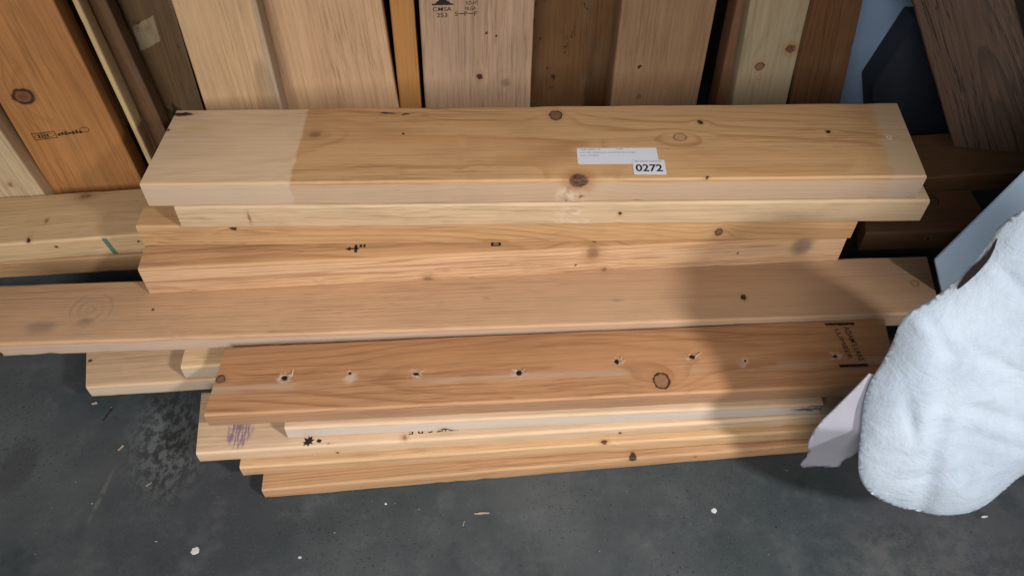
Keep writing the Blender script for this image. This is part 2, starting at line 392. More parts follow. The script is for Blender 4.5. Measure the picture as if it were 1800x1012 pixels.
            col = s.mix(s.m('MULTIPLY', s.ss(r, 1.9, .9), .35), col, (.34, .16, .07))
            col = s.mix(s.ss(r, 1.02, .88), col, s.mix(s.noise(P, 260, 2)[0], base, tuple(b*.55 for b in base)))
            col = s.mix(s.m('MULTIPLY', s.ss(rr, .34 if kind == 'eye' else .17, .03), s.ss(s.noise(Q, (70, 70, 70), 2)[0], .32, .58, .75, 1)), col, (.035, .016, .012))
            if kind == 'eye': col = s.mix(s.m('MULTIPLY', s.ss(r, .7, .2), .6), col, (.10, .035, .02))
        elif kind == 'big':
            col = s.mix(s.m('MULTIPLY', s.ss(r, 2.2, .9), .6), col, (.36, .16, .06))
            col = s.mix(s.ss(r, 1.05, .7), col, s.mix(s.noise(P, 220, 3)[0], (.20, .10, .055), (.085, .045, .03)))
            ck = s.noise(Q, (60, 260, 260), 2, .5, 1.5)[0]
            col = s.mix(s.m('MULTIPLY', s.ss(s.m('ABSOLUTE', s.m('SUBTRACT', ck, .5)), .035, .01), s.ss(r, 1.0, .8)), col, (.012, .008, .006))
        else:
            col = s.mix(s.m('MULTIPLY', s.ss(r, 2.2, .9), .4), col, (.36, .19, .09)); col = s.mix(s.ss(r, 1.05, .7), col, (.05, .026, .017))
    s.bump(hgt, .28, .0006)
    rn = s.ss(s.noise(Q, (5, 30, 30), 3)[0], .3, .7, rough-.07, rough+.1)
    return s.fin(col, rn, .32)

def slab(name, dims, parent=None, mat=None, r=.003, ends=(0, 0), seed=0, chip=.0005, bow=.0008, ncut=None):
    """a sawn board: x along, y across, z down from the face; rounded arrises, slightly wandering edges, square-sawn ends"""
    L, wd, t = dims; sl, sr = ends; bm = bmesh.new()
    # order: go round the section anticlockwise from the front arris
    prof = []
    for (cy, cz, a0) in ((r, -r, 90), (r, -t+r, 180), (wd-r, -t+r, 270), (wd-r, -r, 0)):
        for k in range(5): prof.append((cy+r*math.cos(R(a0+k*22.5)), cz+r*math.sin(R(a0+k*22.5))))
    n = max(8, int(L/.012)); rings = []
    for i in range(n+1):
        u = i/n; ring = []
        for j, (y, z) in enumerate(prof):
            x = u*L + (1-u)*sl*y + u*sr*y
            if i in (0, n): x += (noise.noise((y*160, z*160, seed+i))*.0007)
            e = noise.noise((x*18, j//5*3.1+seed, 1)); e2 = max(0, noise.noise((x*55, j//5*5.3+seed, 7))-.25)
            ic = Vector((wd/2-y, -t/2-z)); ic = Vector((math.copysign(1, ic.x), math.copysign(1, ic.y)))
            q = chip*(e*.6+e2*3.0)
            b = bow*math.sin(u*math.pi)*math.sin(seed*1.7) + .0004*noise.noise((x*5, seed, 3))
            ring.append(bm.verts.new((x, y+ic.x*max(q, -.0002)+b, z+ic.y*max(q, -.0002)*.7)))
        rings.append(ring)
    m = len(prof)
    for i in range(n):
        for j in range(m):
            f = bm.faces.new((rings[i][j], rings[i+1][j], rings[i+1][(j+1) % m], rings[i][(j+1) % m])); f.smooth = True
    bm.faces.new(rings[0]); bm.faces.new(list(reversed(rings[-1])))
    bmesh.ops.recalc_face_normals(bm, faces=bm.faces)
    bm.edges.ensure_lookup_table()
    for e in bm.edges:
        if len(e.link_faces) == 2 and any(len(f.verts) > 4 for f in e.link_faces): e.smooth = False
    return link(name, bm, mat, parent)

def link(name, bm, mat, parent=None):
    me = bpy.data.meshes.new(name); bm.to_mesh(me); bm.free(); o = bpy.data.objects.new(name, me); sc.collection.objects.link(o)
    if mat: me.materials.append(mat)
    if parent: o.parent = parent
    return o
def tag(o, label, cat, group=None, kind=None):
    if label: o['label'] = label
    if cat: o['category'] = cat
    if group: o['group'] = group
    if kind: o['kind'] = kind
    return o

def ink(name, col, wear=.5, scale=900, soft=.06):
    """printing ink that has soaked in unevenly"""
    s = NT(name); nz = s.noise(s.obj, (scale*.5, scale, scale), 3, .6)[0]
    s.set(s.bsdf.inputs['Alpha'], s.ss(nz, wear-soft-.12, wear+soft-.08, .12, .92)); return s.fin(col, .7, .2)

_tx = {}
def text(parent, name, txt, mat, x, y, z, wid, hgt, rot=0, bold=0, M=None):
    """lettering as flat mesh, fitted to a box of wid x hgt metres whose lower-left corner is (x, y)"""
    cu = bpy.data.curves.new('lettering', 'FONT'); cu.body = txt; cu.offset = bold; cu.resolution_u = 4
    o = bpy.data.objects.new('lettering', cu); sc.collection.objects.link(o); dg = bpy.context.evaluated_depsgraph_get()
    me = bpy.data.meshes.new_from_object(o.evaluated_get(dg)); bpy.data.objects.remove(o)
    vs = [v.co for v in me.vertices]; ax, bx = min(v.x for v in vs), max(v.x for v in vs); ay, by = min(v.y for v in vs), max(v.y for v in vs)
    for v in me.vertices: v.co = ((v.co.x-ax)/(bx-ax)*wid, (v.co.y-ay)/(by-ay)*hgt, 0)
    me.materials.clear(); me.materials.append(mat); me.name = name
    t = bpy.data.objects.new(name, me); sc.collection.objects.link(t); t.parent = parent
    t.matrix_local = Matrix.Translation((x, y, z)) @ Matrix.Rotation(rot, 4, 'Z') if M is None else M
    return t
def polymesh(name, polys, mat, parent, z=.00025):
    bm = bmesh.new()
    for p in polys: bm.faces.new([bm.verts.new((a, b, z)) for a, b in p])
    return link(name, bm, mat, parent)
# colours (linear)
PALE = (.58, .44, .30); PALEL = (.44, .30, .175)
HONEY = (.53, .355, .205); HONEYL = (.33, .165, .068)
PINKY = (.55, .41, .30); PINKL = (.37, .22, .135)
ORNG = (.42, .215, .085); ORNGL = (.25, .105, .035)
BROWN = (.29, .165, .09); BROWNL = (.17, .085, .042)
GREYB = (.37, .27, .20); GREYL = (.25, .165, .11)
OLIVE = (.32, .28, .205); OLIVEL = (.21, .16, .10)

# ---------------------------------------------------------------- floor and wall
s = NT('concrete'); P = s.obj
n1 = s.noise(P, 3.2, 5, .6)[0]; n2 = s.noise(P, 17, 6, .65)[0]; n3 = s.noise(P, 75, 5, .7)[0]; n4 = s.noise(P, 420, 3, .6)[0]
col = s.mix(s.ss(n1, .36, .64), (.040, .053, .057), (.086, .095, .100))
col = s.mix(s.m('MULTIPLY', s.ss(s.noise(s.v('ADD', P, (11, 5, 0)), 2.1, 3)[0], .42, .62), .5), col, (.062, .055, .066))
col = s.mix(s.m('MULTIPLY', s.ss(n2, .50, .74), .45), col, (.115, .122, .128))
pit = s.noise(s.v('ADD', P, (2, 8, 0)), 210, 4, .7)[0]
col = s.mix(s.m('MULTIPLY', s.m('MULTIPLY', s.ss(pit, .57, .66), s.ss(s.noise(P, 6, 3)[0], .42, .58)), .75), col, (.020, .021, .023))
col = s.mix(s.m('MULTIPLY', s.ss(s.noise(s.v('ADD', P, (5, 1, 0)), 300, 3, .7)[0], .58, .70), .3), col, (.16, .16, .16))
col = s.mix(s.m('MULTIPLY', s.ss(s.noise(s.v('ADD', P, (4, 2, 0)), 9, 5, .65)[0], .55, .72), .7), col, (.030, .036, .041))
col = s.mix(s.m('MULTIPLY', s.ss(n3, .6, .75), .4), col, (.018, .018, .019))
def spot(px, py, rx, ry, ang=0):
    q = s.v('SUBTRACT', P, (px, py, 0))
    c, d = math.cos(ang), math.sin(ang); X, Y = s.sep(q)[:2]
    a = s.m('DIVIDE', s.m('MULTIPLY_ADD', X, c, s.m('MULTIPLY', Y, d)), rx); b = s.m('DIVIDE', s.m('MULTIPLY_ADD', X, -d, s.m('MULTIPLY', Y, c)), ry)
    return s.m('SQRT', s.m('ADD', s.m('MULTIPLY', a, a), s.m('MULTIPLY', b, b)))
pt = FLOOR['patch']; r = spot(pt[0], pt[1], .055, .095, .25)
pn = s.noise(P, (95, 70, 95), 5, .72)[0]
col = s.mix(s.m('MULTIPLY', s.m('MULTIPLY', s.ss(pn, .47, .58), s.ss(r, 1.25, .3)), .75), col, (.125, .135, .135))
col = s.mix(s.m('MULTIPLY', s.m('MULTIPLY', s.ss(pn, .52, .42), s.ss(r, 1.25, .4)), .6), col, (.018, .021, .023))
pt = FLOOR['slab']; r = spot(pt[0], pt[1], .16, .06)
col = s.mix(s.m('MULTIPLY', s.m('MULTIPLY', s.ss(s.noise(P, 42, 5, .7)[0], .42, .6), s.ss(r, 1.3, .3)), .5), col, (.125, .125, .12))
pt = FLOOR['streak']; r = spot(pt[0], pt[1], .004, .045, -.12)
col = s.mix(s.m('MULTIPLY', s.m('MULTIPLY', s.ss(r, 1.1, .4), s.ss(n3, .35, .6)), .6), col, (.16, .15, .135))
for k, (a, b) in (('dark1', (.035, .06)), ('brown', (.010, .016)), ('dark2', (.010, .008))):
    pt = FLOOR[k]; r = spot(pt[0], pt[1], a, b)
    col = s.mix(s.m('MULTIPLY', s.ss(s.m('MULTIPLY_ADD', s.noise(P, 130, 3)[0], .9, r), 1.35, .9), .35), col, (.024, .022, .020))
sp = s.n.new('ShaderNodeTexVoronoi'); sp.inputs['Scale'].default_value = 55; s.set(sp.inputs['Vector'], P)
col = s.mix(s.m('MULTIPLY', s.ss(s.m('MULTIPLY_ADD', s.noise(P, 8, 2)[0], .12, sp.outputs[0]), .12, .085), .8), col, (.012, .012, .012))
sp2 = s.n.new('ShaderNodeTexVoronoi'); sp2.inputs['Scale'].default_value = 38; s.set(sp2.inputs['Vector'], s.v('ADD', P, (7, 3, 0)))
col = s.mix(s.m('MULTIPLY', s.ss(s.m('MULTIPLY_ADD', s.noise(P, 9, 2)[0], .12, sp2.outputs[0]), .10, .075), .7), col, (.30, .29, .27))
s.bump(s.m('MULTIPLY_ADD', n4, .5, n3), .35, .0012)
concrete = s.fin(col, s.ss(n2, .3, .7, .42, .66), .38)
bm = bmesh.new()
for a in ((-4, -4), (4, -4), (4, 4), (-4, 4)): bm.verts.new((*a, 0))
bm.faces.new(bm.verts); fl = link('floor', bm, concrete); tag(fl, 'dark grey mottled concrete floor with pale scuffs and specks', 'floor', kind='structure')
s = NT('dark_wallboard'); nn = s.noise(s.obj, (3, 3, 12), 4)[0]
wallm = s.fin(s.mix(nn, (.030, .022, .016), (.055, .042, .032)), .8, .2)
bm = bmesh.new()
def boxbm(bm, lo, hi):
    vs = [bm.verts.new((x, y, z)) for x in (lo[0], hi[0]) for y in (lo[1], hi[1]) for z in (lo[2], hi[2])]
    for f in ((0, 1, 3, 2), (4, 6, 7, 5), (0, 4, 5, 1), (2, 3, 7, 6), (0, 2, 6, 4), (1, 5, 7, 3)): bm.faces.new([vs[i] for i in f])
    bmesh.ops.recalc_face_normals(bm, faces=bm.faces)
boxbm(bm, (-2.2, 0, 0), (2.2, .08, 2.6)); wl = link('wall', bm, wallm); wl.location = (0, 1.33, 0); wl.rotation_euler = (0, 0, R(5))
tag(wl, 'dark wall in deep shade behind the leaning boards', 'wall')

# ---------------------------------------------------------------- colour marks on single boards, light and shade painted on some
def line_mask(s, P, p0, p1, soft, jit=.0):
    """0..1 across a line through two local points, 1 on the right (larger x)"""
    X, Y, Z = s.sep(P)[:3]; k = (p1[0]-p0[0])/(p1[1]-p0[1])
    e = s.m('SUBTRACT', s.m('SUBTRACT', X, p0[0]), s.m('MULTIPLY', s.m('SUBTRACT', Y, p0[1]), k))
    if jit: e = s.m('MULTIPLY_ADD', s.m('SUBTRACT', s.noise(P, (60, 60, 60), 3)[0], .5), jit, e)
    return s.ss(e, -soft, soft)
def blob(s, P, c, rad, lo=1.1, hi=.4):
    return s.ss(s.v('LENGTH', s.v('DIVIDE', s.v('SUBTRACT', P, tuple(c)), tuple(rad))), lo, hi)
def ex_A(s, col, P, PK, Q):
    a = s.m('SUBTRACT', 1., line_mask(s, P, PT['paleL0'], PT['paleL1'], .0022, .010)); Z = s.sep(P)[2]
    pale = s.mix(.42, s.mix(1, col, (1.2, 1.32, 1.54), 'MULTIPLY'), (.66, .54, .39)); pr = s.mix(.7, col, (.41, .31, .21)); bd = s.m('MULTIPLY', line_mask(s, P, (PT['paleR0'][0]-.03, PT['paleR0'][1]), (PT['paleR1'][0]-.03, PT['paleR1'][1]), .022, .03), .3); col = s.mix(bd, col, (.30, .18, .09))
    col = s.mix(a, col, pale); b = line_mask(s, P, PT['paleR0'], PT['paleR1'], .006, .02); col = s.mix(b, col, pr)
    bf = s.ss(Z, -.004, -.007)      # edge face greyed: bluish front daylight painted into the colour
    col = s.mix(s.m('MULTIPLY', bf, .6), col, (.53, .42, .325))
    y = PT['yellow']; col = s.mix(s.m('MULTIPLY', blob(s, PK, y, (.024, .007, .2)), .5), col, (.55, .40, .13))
    c = PT['burst']; n = s.noise(Q, (120, 90, 90), 3, .6)[0]
    bb = blob(s, P, (c[0]-.004, 0, c[2]), (.022, .02, .020), 1.1, .5)
    col = s.mix(s.m('MULTIPLY', bb, s.ss(n, .42, .6)), col, (.68, .55, .42)); col = s.mix(s.m('MULTIPLY', bb, s.ss(n, .36, .3)), col, (.11, .055, .035))
    c = PT['circ']; rr = s.v('LENGTH', s.v('SUBTRACT', P, tuple(c)))
    return s.mix(s.m('MULTIPLY', s.ss(s.m('ABSOLUTE', s.m('SUBTRACT', rr, .0028)), .0009, .0003), .8), col, (.72, .66, .58))
def ex_B(s, col, P, PK, Q):
    c = PT['scuffB']; n = s.noise(Q, (60, 160, 160), 4, .7)[0]
    return s.mix(s.m('MULTIPLY', blob(s, P, c, (.05, .05, .022), 1.2, .2), s.m('MULTIPLY', s.ss(n, .48, .68), .6)), col, (.74, .66, .55))
def ex_E(s, col, P, PK, Q):
    c = PT['swirl']; r = s.v('LENGTH', s.v('DIVIDE', s.v('SUBTRACT', PK, tuple(c)), (.034, .036, .2)))
    rr = s.m('ABSOLUTE', s.m('SUBTRACT', s.m('FRACT', s.m('MULTIPLY', r, 3.2)), .5))
    n = s.noise(Q, (40, 40, 40), 3)[0]
    col = s.mix(s.m('MULTIPLY', s.m('MULTIPLY', s.ss(rr, .28, .06), s.ss(r, 1.15, .9)), s.ss(n, .35, .6, .05, .42)), col, (.24, .20, .17))
    Z = s.sep(P)[2]; bf = s.ss(Z, -.004, -.007); col = s.mix(s.m('MULTIPLY', bf, .55), col, (.56, .47, .40))  # front face paled in colour, standing in for bluish daylight
    X = s.sep(P)[0]; return s.mix(s.m('MULTIPLY', s.ss(X, .45, .9), .45), col, (.40, .26, .165))  # right part coloured darker to stand in for the cloth's shade
def ex_F(s, col, P, PK, Q):
    for h in ('hole6', 'hole7'):
        c = PT[h]; n = s.noise(Q, (50, 70, 70), 3)[0]
        col = s.mix(s.m('MULTIPLY', s.m('MULTIPLY', blob(s, P, (c[0], c[1]-.006, 0), (.011, .012, .2), 1.2, .2), s.ss(n, .45, .6)), .6), col, (.60, .49, .39))
    Y = s.sep(P)[1]; n = s.noise(Q, (9, 40, 40), 3)[0]
    b = s.m('MULTIPLY', s.ss(s.m('ABSOLUTE', s.m('SUBTRACT', Y, .036)), .009, .003), s.ss(n, .4, .6)); col = s.mix(s.m('MULTIPLY', b, .4), col, (.52, .40, .30))
    Z = s.sep(P)[2]; return s.mix(s.m('MULTIPLY', s.ss(Z, -.004, -.007), .45), col, (.33, .22, .15))
def ex_I(s, col, P, PK, Q):
    c = PT['purple']; n = s.noise(Q, (260, 40, 40), 3, .6)[0]
    return s.mix(s.m('MULTIPLY', s.m('MULTIPLY', blob(s, PK, (c[0], c[1]+.004, 0), (.017, .026, .2), 1.1, .75), s.ss(n, .38, .58)), .72), col, (.12, .075, .20))
def ex_H(s, col, P, PK, Q):
    X, Y, Z = s.sep(P)[:3]; c = PT['purpH']; n = s.noise(Q, (60, 260, 260), 3, .6)[0]
    col = s.mix(s.m('MULTIPLY', s.ss(Z, -.003, -.006), .6), col, (.60, .56, .53))  # front face whitened: bluish daylight put into the colour
    m = s.m('MULTIPLY', blob(s, PK, (c[0]+.005, 0, c[2]+.006), (.034, .02, .006), 1.1, .7), s.ss(n, .4, .5)); return s.mix(s.m('MULTIPLY', m, .85), col, (.06, .045, .09))
def ex_M(s, col, P, PK, Q):
    X, Y, Z = s.sep(P)[:3]; a = PT['green0']; b = PT['green1']
    e = s.m('ABSOLUTE', s.m('SUBTRACT', s.m('SUBTRACT', X, a[0]), s.m('MULTIPLY', s.m('SUBTRACT', Z, a[2]), (b[0]-a[0])/(b[2]-a[2])-.12)))
    m = s.m('MULTIPLY', s.ss(e, .0042, .0030), s.ss(Z, -.0005, -.002)); return s.mix(s.m('MULTIPLY', m, .85), col, (.035, .13, .115))
def ex_stripe(s, col, P, PK, Q):
    X, Y, Z = s.sep(P)[:3]; n = s.noise(Q, (9, 60, 60), 3)[0]
    b = s.m('MULTIPLY', s.ss(s.m('MULTIPLY_ADD', n, .008, Y), .016, .004), .6); col = s.mix(b, col, (.33, .30, .27))
    c, d = PT['dk0'], PT['dk1']
    mm = s.m('MULTIPLY', blob(s, PK, ((c[0]+d[0])/2-.02, .016, 0), (.075, .015, .2), 1.05, .8), .45); return s.mix(mm, col, (.26, .19, .13))
def ex_rough(s, col, P, PK, Q):
    n = s.noise(Q, (20, 30, 30), 5, .7)[0]; v = s.noise(Q, (9, 26, 26), 4, .6)[0]
    col = s.mix(s.m('MULTIPLY', s.ss(v, .55, .7), .5), col, (.13, .10, .06)); return s.mix(s.m('MULTIPLY', s.ss(n, .6, .68), .85), col, (.012, .010, .008))
def ex_tape(s, col, P, PK, Q):
    col = ex_rough(s, col, P, PK, Q); c = PT['tape']
    return s.mix(s.m('MULTIPLY', s.ss(s.m('MAXIMUM', s.m('ABSOLUTE', s.m('DIVIDE', s.m('SUBTRACT', s.m('MULTIPLY_ADD', s.sep(PK)[1], .45, s.sep(PK)[0]), c[0]+.45*c[1]), .019)), s.m('ABSOLUTE', s.m('DIVIDE', s.m('SUBTRACT', s.sep(PK)[1], c[1]), .016))), 1.04, .96), s.ss(s.noise(Q, (30, 60, 60), 4)[0], .3, .5, .35, .85)), col, (.30, .235, .15))
def ex_D(s, col, P, PK, Q):
    Z = s.sep(P)[2]; f = s.ss(Z, -.003, -.006); col = s.mix(f, col, s.mix(1, col, (1.22, 1.36, 1.62), 'MULTIPLY'))
    g = s.noise(Q, (1.3, 40, 95), 3, .6)[0]; h = s.ss(s.m('ABSOLUTE', s.m('SUBTRACT', g, .5)), .035, .006)
    return s.mix(s.m('MULTIPLY', s.m('MULTIPLY', h, f), .6), col, (.30, .135, .06))
def ex_front_pale(amount, c):
    def f(s, col, P, PK, Q): return s.mix(s.m('MULTIPLY', s.ss(s.sep(P)[2], -.003, -.006), amount), col, c)
    return f

# ---------------------------------------------------------------- the stack
G1 = 'boards lying in the lumber stack'
SPEC = {
 'A': (dict(early=HONEY, late=HONEYL, seed=1, pith=(.055, -.16), sp=.0058, ring=.85, fig=.07, tone=(.47, .29, .15), extra=ex_A, edge=.55, dirt=.05, fleck=.3), .0032, 'long honey coloured plank on top of the stack, with the paper sticker and pale ends'),
 'B': (dict(early=(.58, .47, .345), late=(.45, .32, .21), seed=2, pith=(.3, -.06), sp=.004, ring=.3, extra=ex_B, dirt=.08), .004, 'cream plank directly under the stickered top plank, with white scuffs on its edge'),
 'C': (dict(early=HONEY, late=(.33, .165, .07), seed=3, pith=(-.08, -.05), sp=.0034, ring=.75, dirt=.1, edge=.4), .0035, 'honey plank third from the top, with a dark loose knot near its left end'),
 'D': (dict(early=(.50, .32, .185), late=(.29, .135, .062), seed=4, extra=ex_D, pith=(-.015, -.10), sp=.0055, ring=1.0, wob=.010, tone=(.53, .35, .22), tone_amt=.3, dirt=.05, sharp=.7), .004, 'thick strongly grained board fourth from the top, with brown spike knots on its edge'),
 'E': (dict(early=(.51, .345, .23), late=(.35, .20, .12), seed=5, pith=(.3, -.35), sp=.0030, ring=.5, extra=ex_E, dirt=.18, edge=.4), .0045, 'longest tan board, with grey ring smudges near its left end and painted shade at right'),
 'F': (dict(early=(.44, .258, .15), late=(.26, .115, .055), seed=6, pith=(.05, -.10), sp=.0050, ring=.85, fig=.09, tone=(.40, .22, .11), extra=ex_F, dirt=.06, rough=.5, edge=.45), .0040, 'reddish brown board with a row of ragged screw holes and a mill stamp'),
 'G': (dict(early=(.52, .39, .285), late=(.38, .24, .15), seed=7, pith=(.2, -.2), sp=.0032, ring=.45, extra=ex_front_pale(.5, (.56, .50, .43)), dirt=.3), .0045, 'short pale board end jutting from under the longest tan board at left'),  # front paled in colour to carry the bluish daylight
 'G2': (dict(early=(.60, .46, .31), late=(.48, .33, .2), seed=8, pith=(.2, -.2), sp=.004, ring=.3, extra=ex_front_pale(.6, (.50, .45, .40)), dirt=.1), .004, 'small cream board end on the jutting short board, touching the screw-holed board'),
 'H': (dict(early=(.58, .46, .36), late=(.43, .29, .2), seed=9, pith=(.2, -.3), sp=.004, ring=.35, extra=ex_H, dirt=.12, edge=.5), .0042, 'whitish board right under the screw-holed board, purple smear at one corner'),
 'I': (dict(early=(.60, .47, .36), late=(.46, .31, .21), seed=10, pith=(.25, -.25), sp=.008, ring=.4, extra=ex_I, dirt=.06, edge=.5), .0042, 'pale pinkish board with a purple ink stain and a small black leaf stamp'),
 'J': (dict(early=(.56, .40, .25), late=(.36, .20, .10), seed=11, pith=(-.1, -.04), sp=.0036, ring=.6, extra=ex_front_pale(.3, (.40, .27, .17)), dirt=.1), .004, 'tan board second from the bottom of the front pile, with a dark red knot'),
 'K': (dict(early=(.46, .30, .185), late=(.29, .14, .07), seed=12, pith=(.09, .02), sp=.0042, ring=.8, extra=ex_front_pale(.15, (.46, .28, .15)), dirt=.12), .0042, 'bottommost reddish tan board of the front pile, lying on the concrete'),
 'M': (dict(early=(.57, .43, .28), late=(.45, .30, .17), seed=13, pith=(.2, -.3), sp=.0036, ring=.3, extra=ex_M, dirt=.12, edge=.5), .0042, 'long pale board behind the stack, with a green ink stroke across its edge'),
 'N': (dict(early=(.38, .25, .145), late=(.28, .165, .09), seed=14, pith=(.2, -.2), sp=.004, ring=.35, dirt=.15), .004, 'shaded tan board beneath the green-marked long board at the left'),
 'O': (dict(early=(.17, .095, .05), late=(.10, .052, .026), seed=16, pith=(.2, -.2), sp=.004, ring=.4, dirt=.2), .004, 'board darkened for shade beside the top plank, under the foot of the walnut brown plank'),  # carries on from M; wood coloured dark in place of real shade
 'P': (dict(early=(.17, .095, .056), late=(.10, .05, .027), seed=15, pith=(.05, -.12), sp=.0045, ring=.6, dirt=.2), .005, 'brown board stub darkened for shade, with a faint oval stamp, low behind the stack'),  # dark colour stands in for the shade behind the stack
}
RANK = {}
DROP = {'D': .0042, 'B': .0008}
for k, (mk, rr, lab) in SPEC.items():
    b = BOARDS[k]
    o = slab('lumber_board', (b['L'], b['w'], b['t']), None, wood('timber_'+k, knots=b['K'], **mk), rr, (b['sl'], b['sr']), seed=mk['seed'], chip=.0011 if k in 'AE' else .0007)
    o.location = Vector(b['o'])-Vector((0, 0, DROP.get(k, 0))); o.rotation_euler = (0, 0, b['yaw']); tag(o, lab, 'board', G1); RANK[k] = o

# ---------------------------------------------------------------- boards leaning behind
G3 = 'boards leaning upright behind the stack'
LSPEC = {
 'b1': (dict(early=(.52, .44, .32), late=(.40, .30, .19), seed=21, ring=.45, sp=.004, pith=(.1, -.2), dirt=.2), 1.2, 'whitish leaning board cut off by the left edge of the photo'),
 'b2': (dict(early=ORNG, late=ORNGL, seed=22, ring=.6, sp=.006, pith=(.06, -.14), tone=(.36, .17, .06), dirt=.08), 1.7, 'wide orange leaning board with a large dark eye knot and a box stamp'),
 'b3': (dict(early=(.56, .44, .27), late=(.45, .32, .18), seed=23, ring=.3, sp=.004, pith=(.1, -.2)), 1.4, 'thin cream stick leaning beside the wide orange board'),
 'b4': (dict(early=(.13, .075, .042), late=(.08, .042, .022), seed=24, ring=.4, sp=.004, pith=(.1, -.2)), 1.6, 'narrow dark brown leaning board right of the thin cream stick'),
 'b5': (dict(early=(.13, .085, .045), late=(.08, .048, .024), seed=25, ring=.3, sp=.005, pith=(.1, -.2), extra=ex_tape), 1.9, 'dark stained recessed board with a pale patch, left of the wide pale planks'),
 'b6a': (dict(early=(.56, .41, .27), late=(.42, .285, .17), seed=26, ring=.4, sp=.006, pith=(.06, -.15), extra=ex_stripe, dirt=.1), 1.8, 'wide pale leaning plank with a grey strip down its right edge'),
 'b6b': (dict(early=(.58, .41, .28), late=(.40, .25, .155), seed=27, ring=.45, sp=.0055, pith=(.09, -.18), fleck=.5, dirt=.1), 1.9, 'wide pinkish pale leaning plank left of the narrow orange board'),
 'b7': (dict(early=(.44, .235, .085), late=(.33, .155, .05), seed=28, ring=.35, sp=.003, pith=(.2, -.2), dirt=.03), 1.6, 'narrow bright orange leaning board between two wide pale planks'),
 'b9': (dict(early=(.44, .325, .25), late=(.30, .205, .15), seed=29, ring=.5, sp=.0042, pith=(.08, -.25), fleck=.5, tone=(.40, .30, .24), dirt=.15), 1.8, 'pale leaning plank printed with a black grade stamp and two dark knots'),
 'b10': (dict(early=(.14, .075, .034), late=(.075, .04, .018), seed=30, ring=.3, sp=.005, pith=(.1, -.2), extra=ex_rough), 1.9, 'dark recessed stained board right of the grade stamped plank'),
 'b11': (dict(early=(.27, .178, .115), late=(.18, .11, .068), seed=31, ring=.5, sp=.0036, pith=(.08, -.3), dirt=.12), 1.7, 'greyish brown leaning plank with three small knots in a column'),
 'b13': (dict(early=(.17, .09, .055), late=(.10, .05, .03), seed=32, ring=.4, sp=.004, pith=(.1, -.2)), 1.5, 'narrow dark reddish leaning board squeezed beside the knotty greenish plank'),
 'b14': (dict(early=OLIVE, late=OLIVEL, seed=33, ring=.5, sp=.0038, pith=(.04, -.2), dirt=.12), 1.6, 'pale greenish leaning plank with two large brown knots'),
 'b15': (dict(early=(.12, .062, .030), late=(.05, .022, .011), seed=34, ring=.75, sp=.0045, pith=(.0, -.1), dirt=.1), 1.7, 'dark brown leaning board at the right end of the row, beside the blue panel'),
}
for k, (mk, L, lab) in LSPEC.items():
    b = LEAN[k]; x = Vector(b['x']); y = Vector(b['y']); z = x.cross(y)
    o = slab('leaning_board', (L, b['w'], b['t']), None, wood('timber_'+k, knots=b['K'], **mk), .0035 if b['t'] > .02 else .0012, seed=mk['seed'], chip=.0005)
    o.matrix_world = Matrix(((x.x, y.x, z.x, b['o'][0]), (x.y, y.y, z.y, b['o'][1]), (x.z, y.z, z.z, b['o'][2]), (0, 0, 0, 1)))
    tag(o, lab, 'board', G3); RANK[k] = o

# pale parcel-tape scrap on the recessed board
# oak plank
b = OAK; x = Vector(b['x']); y = Vector(b['y']); z = x.cross(y)
oak = slab('oak_plank', (.80, b['w'], .022), None, wood('oak', (.108, .060, .037), (.020, .010, .007), 41, pith=(.058, -.055), sp=.0046, ring=1.0, wob=.012, taper=.03,
      fleck=.9, edge=.15, dirt=.05, rough=.62, hair=1, tone=(.065, .037, .024), sharp=.3), .004, (b['sk'], 0), seed=41)
oak.matrix_world = Matrix(((x.x, y.x, z.x, b['o'][0]), (x.y, y.y, z.y, b['o'][1]), (x.z, y.z, z.z, b['o'][2]), (0, 0, 0, 1)))
tag(oak, 'dark walnut brown plank with cathedral grain, tilted at the upper right', 'plank')

# ---------------------------------------------------------------- panels at the right
def prism(name, pts, thick, mat, n=None):
    pts = [Vector(p) for p in pts]; n = n or (pts[1]-pts[0]).cross(pts[2]-pts[0]).normalized(); bm = bmesh.new()
    if n.y > 0: n = -n
    f = [bm.verts.new(p) for p in pts]; g = [bm.verts.new(p-n*thick) for p in pts]; k = len(pts)
    bm.faces.new(f); bm.faces.new(g[::-1])
    for i in range(k): bm.faces.new((f[i], g[i], g[(i+1) % k], f[(i+1) % k]))
    bmesh.ops.recalc_face_normals(bm, faces=bm.faces)
    bmesh.ops.bevel(bm, geom=[e for e in bm.edges], offset=.0012, segments=2, affect='EDGES')
    return link(name, bm, mat)
s = NT('white_melamine'); nz = s.noise(s.obj, 14, 4, .6)[0]
white = s.fin(s.mix(nz, (.56, .73, .93), (.60, .77, .96)), .38, .4)
a, b_ = [Vector(p) for p in PANEL[:2]]; PN = Vector(PANEL[2]); up = a-b_; e_ = up.normalized().cross(PN); e_ = e_ if e_.x > 0 else -e_
wp = prism('white_panel', [b_, a+up*1.3, a+up*1.3+e_*.6, Vector(PANEL[4])+e_*.5, Vector(PANEL[4]), Vector(PANEL[3])], .004, white, PN.copy())
tag(wp, 'smooth bluish white panel standing behind the draped white cloth', 'panel')
s = NT('blue_grey_paint'); nz = s.noise(s.obj, 9, 4, .6)[0]
bp = prism('painted_panel', BLUE, .012, s.fin(s.mix(nz, (.13, .19, .29), (.19, .26, .38)), .5, .35))
tag(bp, 'blue grey panel behind the dark angled case at the upper right', 'panel')
s = NT('navy_black'); nz = s.noise(s.obj, 30, 4, .6)[0]
cs = prism('dark_case', CASE, .06, s.fin(s.mix(nz, (.012, .016, .024), (.022, .028, .040)), .55, .3))
tag(cs, 'navy black case with a slanted corner, between the blue panel and walnut brown plank', 'case')

